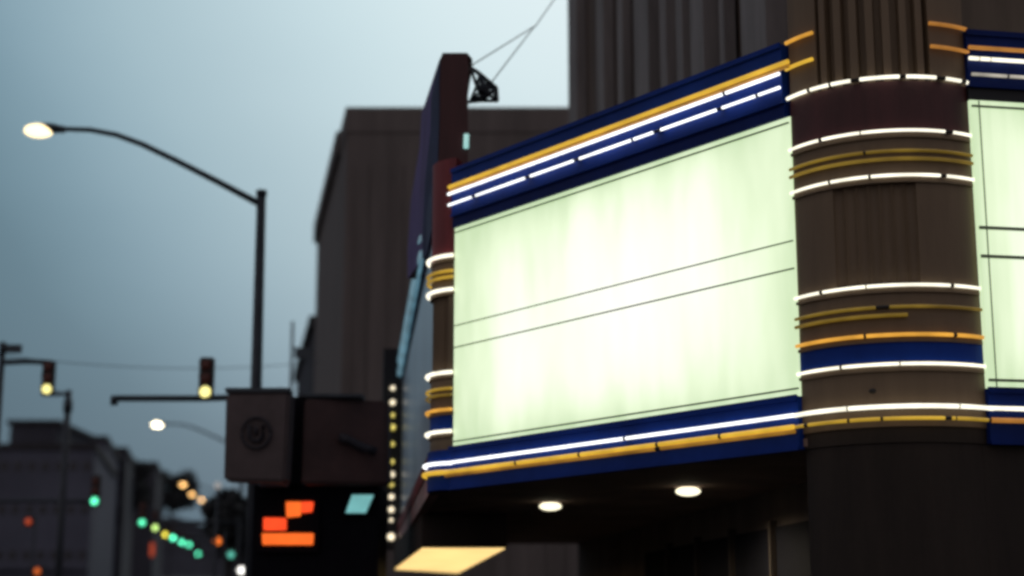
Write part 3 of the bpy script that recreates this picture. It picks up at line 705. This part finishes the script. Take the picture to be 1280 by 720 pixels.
# the string of green lights climbing away
def place(o, u, v, d, arm, h, hgt=1.2):
    # put the lit (lowest) lens at the sighted point
    p = at(u, v, d); o.location = (p.x + arm, d, p.z - (h - 0.22 + hgt * 0.18)); return o
gl = signal('sig_green', 'green traffic light nearest on the left, beside the bare pole and above the orange signal', armside=-1); place(gl, 120, 627, 62, -4.6, 6.8)
g0 = signal('sig_green', 'x')
names = ['first and leftmost green light of the descending row', 'second light of the descending row, yellowish green', 'third light of the descending row, golden yellow', 'fourth light of the descending row, pale green', 'fifth light of the descending row, pale green', 'sixth light of the descending row, pale green', 'last and lowest green light of the descending row']
variants = {}
for (u, v, d, m), nm in zip(((179, 653.5, 77, 'sig_green'), (195, 660, 92, 'sig_lime'), (207.5, 668.5, 106, 'sig_gold'), (217, 672.5, 118, 'sig_green_f'), (228, 678, 135, 'sig_green_f'), (237, 681, 150, 'sig_green_f'), (248, 692.5, 170, 'sig_green_f')), names):
    c = g0 if d == 77 else copy_tree(g0)
    place(c, u, v, d, 4.6, 6.8); c['label'] = nm
    if m != 'sig_green':
        for hs in children(c):
            for ln in children(hs):
                if ln.name.startswith('lens') and ln.data.materials[0] == M['sig_green']:
                    ln.data = ln.data.copy(); ln.data.materials[0] = M[m]
for (u, v, d, m, nm) in ((36, 652, 66, 'sig_red', 'dim red traffic light low on the far left'), (47, 714, 66, 'sig_dim_amber', 'small orange signal at the bottom left corner'),
                         (272, 676.5, 58, 'sig_amber', 'orange signal in front of the dark street tree'), (289, 693.5, 60, 'sig_teal', 'dim teal signal right of the orange signal by the dark tree'), (302, 713, 60, 'sig_white', 'bright white lamp at the bottom of the dark street tree')):
    bm_world[0] = True
    p = at(u, v, d); o = empty('pole_signal', (p.x + 0.25, d, gz(d)), nm, 'signal', 'small signals on posts')
    bm = bmesh.new(); tube(bm, [(p.x + 0.25, d, gz(d) - 0.2), (p.x + 0.25, d, p.z + 0.3)], 0.05, 8); link('post', bm, 'pole', o)
    bm = bmesh.new(); box(bm, p.x - 0.19, p.x + 0.19, d - 0.05, d + 0.12, p.z - 0.2, p.z + 0.2, bev=0.02); hs = link('housing', bm, 'housing', o)
    bm = bmesh.new(); ball(bm, (p.x, d - 0.06, p.z), 0.14, 0.05, 0.14); link('lens', bm, m, hs)
# ------------------------------------------------------------------ other poles
def post(name, u, v, d, label, cat, extra):
    p = at(u, v, d); o = empty(name, (p.x, d, gz(d)), label, cat)
    bm = bmesh.new(); tube(bm, [(p.x, d, gz(d) - 0.2), (p.x, d, p.z)], 0.13, 10, r1=0.11); link('pole', bm, 'pole', o)
    for nm, fn, m in extra:
        bm = bmesh.new(); fn(bm, p); link(nm, bm, m, o)
    return o
def lampbits(bm, p): tube(bm, [p + Vector((0, 0, -0.15)), p + Vector((-0.4, 0, -0.1))], 0.07, 8); ball(bm, p + Vector((-0.42, 0, -0.12)), 0.16, 0.12, 0.09)
def collar(bm, p): tube(bm, [p + Vector((0, 0, -0.75)), p + Vector((0, 0, -0.35))], 0.16, 10)
post('lamp_post', 86, 488, 55, 'bare dark pole with a small unlit head, standing before the civic building', 'lamp post', [('lamp_head', lampbits, 'pole'), ('collar', collar, 'pole')])
def cross(bm, p): tube(bm, [p + Vector((0.02, 0, -0.95)), p + Vector((0.75, 0, -1.0))], 0.035, 8)
def sq(bm, p): box(bm, p.x + 0.1, p.x + 0.75, p.y - 0.04, p.y + 0.04, p.z - 1.32, p.z - 0.98)
o = post('utility_pole', 366, 402, 56, 'thin grey pole with a side bracket left of the tall stone block', 'pole', [('bracket', cross, 'steel'), ('plate', sq, 'steel')])
for ch in children(o):
    if ch.name.startswith('pole'): ch.scale = (0.45, 0.45, 1)
p = at(272, 607, 52); o = empty('globe_lamp', (p.x, 52, gz(52)), 'dim white globe lamp on a pale post at the edge of the round marked sign', 'lamp')
bm = bmesh.new(); tube(bm, [(p.x, 52, gz(52) - 0.2), (p.x, 52, p.z)], 0.05, 8); link('post', bm, 'pole', o)
bm = bmesh.new(); ball(bm, p, 0.13, 0.13, 0.13); link('globe', bm, 'glow_dim', o)
bm = bmesh.new(); a, b = at(-30, 440, 45), at(400, 452, 56)
tube(bm, [a.lerp(b, k / 16) - Vector((0, 0, 0.35 * (1 - (k / 8 - 1) ** 2))) for k in range(17)], 0.012, 5)
tag(link('overhead_cable', bm, 'wire'), 'thin dark cable slung across the street above the traffic lights', 'cable')
p = at(190, 687, 120); o = empty('shop_sign', (p.x, 120, p.z), 'small dim red upright sign under the row of green lights', 'sign')
bm = bmesh.new(); box(bm, p.x - 0.14, p.x + 0.14, 119.95, 120.1, p.z - 0.5, p.z + 0.5, bev=0.03); link('lit_face', bm, 'sig_red', o)
bm = bmesh.new(); box(bm, p.x - 0.2, p.x + 0.2, 120.1, 120.25, p.z - 0.56, p.z + 0.56); tube(bm, [(p.x, 120.18, p.z - 0.5), (p.x, 120.18, gz(120))], 0.06, 6); link('backing', bm, 'pole', o)
# ------------------------------------------------------------------ sign cabinets over the dark shop
D = 30.0
def cab(name, corners, m, label, depth=0.5):
    pts = [at(*c) for c in corners]; o = empty(name, (sum(p.x for p in pts) / 4, D, pts[3].z), label, 'sign')
    bm = bmesh.new(); hexa(bm, [pts[3], pts[2], pts[2] + Vector((0.05, depth, 0)), pts[3] + Vector((0.05, depth, 0)), pts[0], pts[1], pts[1] + Vector((0.05, depth, 0)), pts[0] + Vector((0.05, depth, 0))])
    bmesh.ops.bevel(bm, geom=bm.edges[:], offset=0.05, segments=2, affect='EDGES')
    link('cabinet', bm, m, o); return o
c1 = cab('square_sign', [(282, 491, 30), (362, 489, 30), (356, 603, 30), (279, 601, 30)], 'cabinet', 'square brown sign box with a dark round emblem over the shop')
p = at(320, 541, 29.93); bm = bmesh.new()
def ringpts(rx, rz, a0, a1, n=28): return [p + Vector((math.cos(a) * rx, 0, math.sin(a) * rz)) for a in (R(a0) + (R(a1) - R(a0)) * i / n for i in range(n + 1))]
tube(bm, ringpts(0.27, 0.29, 0, 360), 0.028, 6)
tube(bm, [p + Vector((-0.13, 0, 0.15)), p + Vector((-0.13, 0, -0.06)), p + Vector((-0.06, 0, -0.15)), p + Vector((0.06, 0, -0.15)), p + Vector((0.13, 0, -0.06)), p + Vector((0.13, 0, 0.15))], 0.042, 6)
tube(bm, [p + Vector((0, 0, 0.12)), p + Vector((0, 0, -0.04))], 0.035, 6)
link('emblem', bm, 'mark', c1)
bm = bmesh.new(); a, b = at(282, 491, 30), at(362, 489, 30); box(bm, a.x, b.x, 29.95, 30.5, a.z + 0.01, a.z + 0.09); link('top_cap', bm, 'steel', c1)
c2 = cab('wide_sign', [(380, 498, 30.4), (484, 501, 31), (484, 606, 31), (376, 605, 30.4)], 'cabinet_red', 'wide red brown sign box with a dark slanting mark over the shop')
bm = bmesh.new(); tube(bm, [at(424, 546, 30.55), at(434, 549, 30.55), at(446, 556, 30.6), at(457, 560, 30.65), at(470, 565, 30.7)], 0.085, 8); ball(bm, at(433, 550, 30.55), 0.15, 0.08, 0.07); ball(bm, at(457, 561, 30.65), 0.17, 0.08, 0.08)
link('mark', bm, 'mark', c2)
bm = bmesh.new(); a, b = at(372, 492, 30.5), at(455, 500, 30.9); box(bm, a.x, b.x, 30.5, 31.1, b.z + 0.01, a.z); link('top_cap', bm, 'steel', c2)
# gap post between the two boxes
# low shop
sa, sb = at(318, 606, 31.2), at(474, 606, 31.2)
sh = empty('shop', ((sa.x + sb.x) / 2, 31.2, 0), 'low black shop front under the two sign boxes, unlit', 'shop')
bm = bmesh.new(); box(bm, sa.x, sb.x, 31.2, 33.4, 0, sa.z); box(bm, at(362, 500, 31.2).x, at(380, 500, 31.2).x, 31.2, 31.6, sa.z - 0.1, at(370, 496, 31.2).z); link('wall', bm, 'shop', sh)
bm = bmesh.new(); a, b = at(326, 600, 31), at(360, 608, 31); box(bm, a.x, b.x, 30.9, 31.19, b.z, a.z); link('ledge', bm, 'ledge', sh)
bm = bmesh.new(); box(bm, sa.x + 0.1, sb.x - 0.1, 31.12, 31.197, 0.4, 2.2); link('window', bm, 'window_dark', sh)
# lit strokes sign
ls = empty('lit_sign', (at(360, 655, 31).x, 31.0, at(360, 690, 31).z), 'glowing orange red sign strokes shaped like a stepped figure on the dark shop front', 'sign')
bm = bmesh.new(); a, b = at(322, 620, 31.05), at(398, 690, 31.05); box(bm, a.x, b.x, 31.06, 31.18, b.z, a.z); pn = link('panel', bm, 'shop', ls)
def stroke(q, m):
    bm = bmesh.new(); P_ = [at(u, v, 31.0) for u, v in q]; hexa(bm, [*P_, *[x + Vector((0, 0.045, 0)) for x in P_]]); bmesh.ops.bevel(bm, geom=bm.edges[:], offset=0.012, segments=2, affect='EDGES'); link('lit_stroke', bm, m, ls)
stroke([(357, 627), (376, 627), (376, 645), (358, 647)], 'led_orange'); stroke([(376.5, 627), (392, 627), (390, 640), (376.5, 641)], 'led_red')
stroke([(329, 647), (358, 647.5), (358, 663), (329, 663)], 'led_red'); stroke([(327, 666.5), (392, 666.5), (391, 681), (328, 681)], 'led_orange')
# teal lit pane
bm = bmesh.new(); P_ = [at(u, v, 31.0) for u, v in ((440, 618.5), (467, 618.5), (457, 641), (432, 641))]
hexa(bm, [*P_, *[x + Vector((0, 0.05, 0)) for x in P_]]); lw = link('lit_window', bm, 'teal_pane', sh); lw['label'] = 'small slanted teal lit window at the upper right'
bm = bmesh.new(); P_ = [at(u, v, 31.06) for u, v in ((438, 616), (470, 616), (459, 643.5), (429, 643.5))]
hexa(bm, [*P_, *[x + Vector((0, 0.12, 0)) for x in P_]]); link('frame', bm, 'shop', lw)

# ------------------------------------------------------------------ sky and light
w = bpy.data.worlds.new('World'); scene.world = w; w.use_nodes = True; nt = w.node_tree
for n in list(nt.nodes): nt.nodes.remove(n)
out = nt.nodes.new('ShaderNodeOutputWorld'); bg = nt.nodes.new('ShaderNodeBackground'); bg2 = nt.nodes.new('ShaderNodeBackground'); add = nt.nodes.new('ShaderNodeAddShader')
SUN_EL, SUN_AZ = R(27), R(4)
sky = nt.nodes.new('ShaderNodeTexSky'); sky.sky_type = 'NISHITA'; sky.sun_disc = False; sky.sun_elevation = R(3); sky.sun_rotation = SUN_AZ
sky.air_density = 2.0; sky.dust_density = 5.0; sky.ozone_density = 3.0
bg.inputs['Strength'].default_value = 0.012
nt.links.new(sky.outputs['Color'], bg.inputs['Color'])
# overcast cloud deck: brightest round the hidden sun, darkening away from it
tc = nt.nodes.new('ShaderNodeTexCoord')
bd = Vector((math.sin(SUN_AZ) * math.cos(SUN_EL), math.cos(SUN_AZ) * math.cos(SUN_EL), math.sin(SUN_EL)))
nv = nt.nodes.new('ShaderNodeVectorMath'); nv.operation = 'NORMALIZE'; nt.links.new(tc.outputs['Generated'], nv.inputs[0])
dt = nt.nodes.new('ShaderNodeVectorMath'); dt.operation = 'DOT_PRODUCT'; nt.links.new(nv.outputs[0], dt.inputs[0]); dt.inputs[1].default_value = bd
ac = nt.nodes.new('ShaderNodeMath'); ac.operation = 'ARCCOSINE'; nt.links.new(dt.outputs['Value'], ac.inputs[0])
nz = nt.nodes.new('ShaderNodeTexNoise'); nz.inputs['Scale'].default_value = 3.5; nz.inputs['Detail'].default_value = 4
mpn = nt.nodes.new('ShaderNodeMapping'); mpn.inputs['Scale'].default_value = (1, 1, 2.2); nt.links.new(nv.outputs[0], mpn.inputs['Vector']); nt.links.new(mpn.outputs[0], nz.inputs['Vector'])
m1 = nt.nodes.new('ShaderNodeMath'); m1.operation = 'MULTIPLY_ADD'; nt.links.new(nz.outputs['Fac'], m1.inputs[0]); m1.inputs[1].default_value = 0.04; m1.inputs[2].default_value = -0.02
m2 = nt.nodes.new('ShaderNodeMath'); m2.operation = 'ADD'; nt.links.new(ac.outputs[0], m2.inputs[0]); nt.links.new(m1.outputs[0], m2.inputs[1])
m3 = nt.nodes.new('ShaderNodeMath'); m3.operation = 'DIVIDE'; nt.links.new(m2.outputs[0], m3.inputs[0]); m3.inputs[1].default_value = R(120)
def lin(c): return tuple(((x / 255 + 0.055) / 1.055) ** 2.4 if x > 10 else x / 255 / 12.92 for x in c)
cr = nt.nodes.new('ShaderNodeValToRGB'); el = cr.color_ramp; el.interpolation = 'B_SPLINE'
stops = [(3, (228, 241, 244)), (6, (220, 237, 241)), (9, (210, 230, 235)), (12, (196, 219, 226)), (15, (179, 203, 212)), (18, (160, 187, 198)), (20, (146, 174, 187)), (22.3, (123, 153, 168)), (25, (98, 128, 143)), (32, (69, 95, 110)), (55, (124, 127, 133)), (120, (158, 150, 150))]
el.elements[0].position = stops[0][0] / 120; el.elements[0].color = (*lin(stops[0][1]), 1)
el.elements[1].position = 1.0; el.elements[1].color = (*lin(stops[-1][1]), 1)
for a, c in stops[1:-1]:
    k = el.elements.new(a / 120); k.color = (*lin(c), 1)
nt.links.new(m3.outputs[0], cr.inputs['Fac']); nt.links.new(cr.outputs['Color'], bg2.inputs['Color']); bg2.inputs['Strength'].default_value = 1.0
nt.links.new(bg.outputs[0], add.inputs[0]); nt.links.new(bg2.outputs[0], add.inputs[1]); nt.links.new(add.outputs[0], out.inputs['Surface'])
sd = bpy.data.lights.new('sun', 'SUN'); sd.energy = 0.25; sd.angle = R(25); sd.color = (1.0, 0.95, 0.88)
so = bpy.data.objects.new('sun', sd); COL.objects.link(so); so.rotation_euler = (-bd).to_track_quat('-Z', 'Y').to_euler()

scene.view_settings.view_transform = 'Standard'; scene.view_settings.look = 'None'; scene.view_settings.exposure = 0
scene.cycles.use_denoising = True; scene.cycles.pixel_filter_type = 'BLACKMAN_HARRIS'; scene.cycles.filter_width = 3.0
scene.cycles.max_bounces = 5
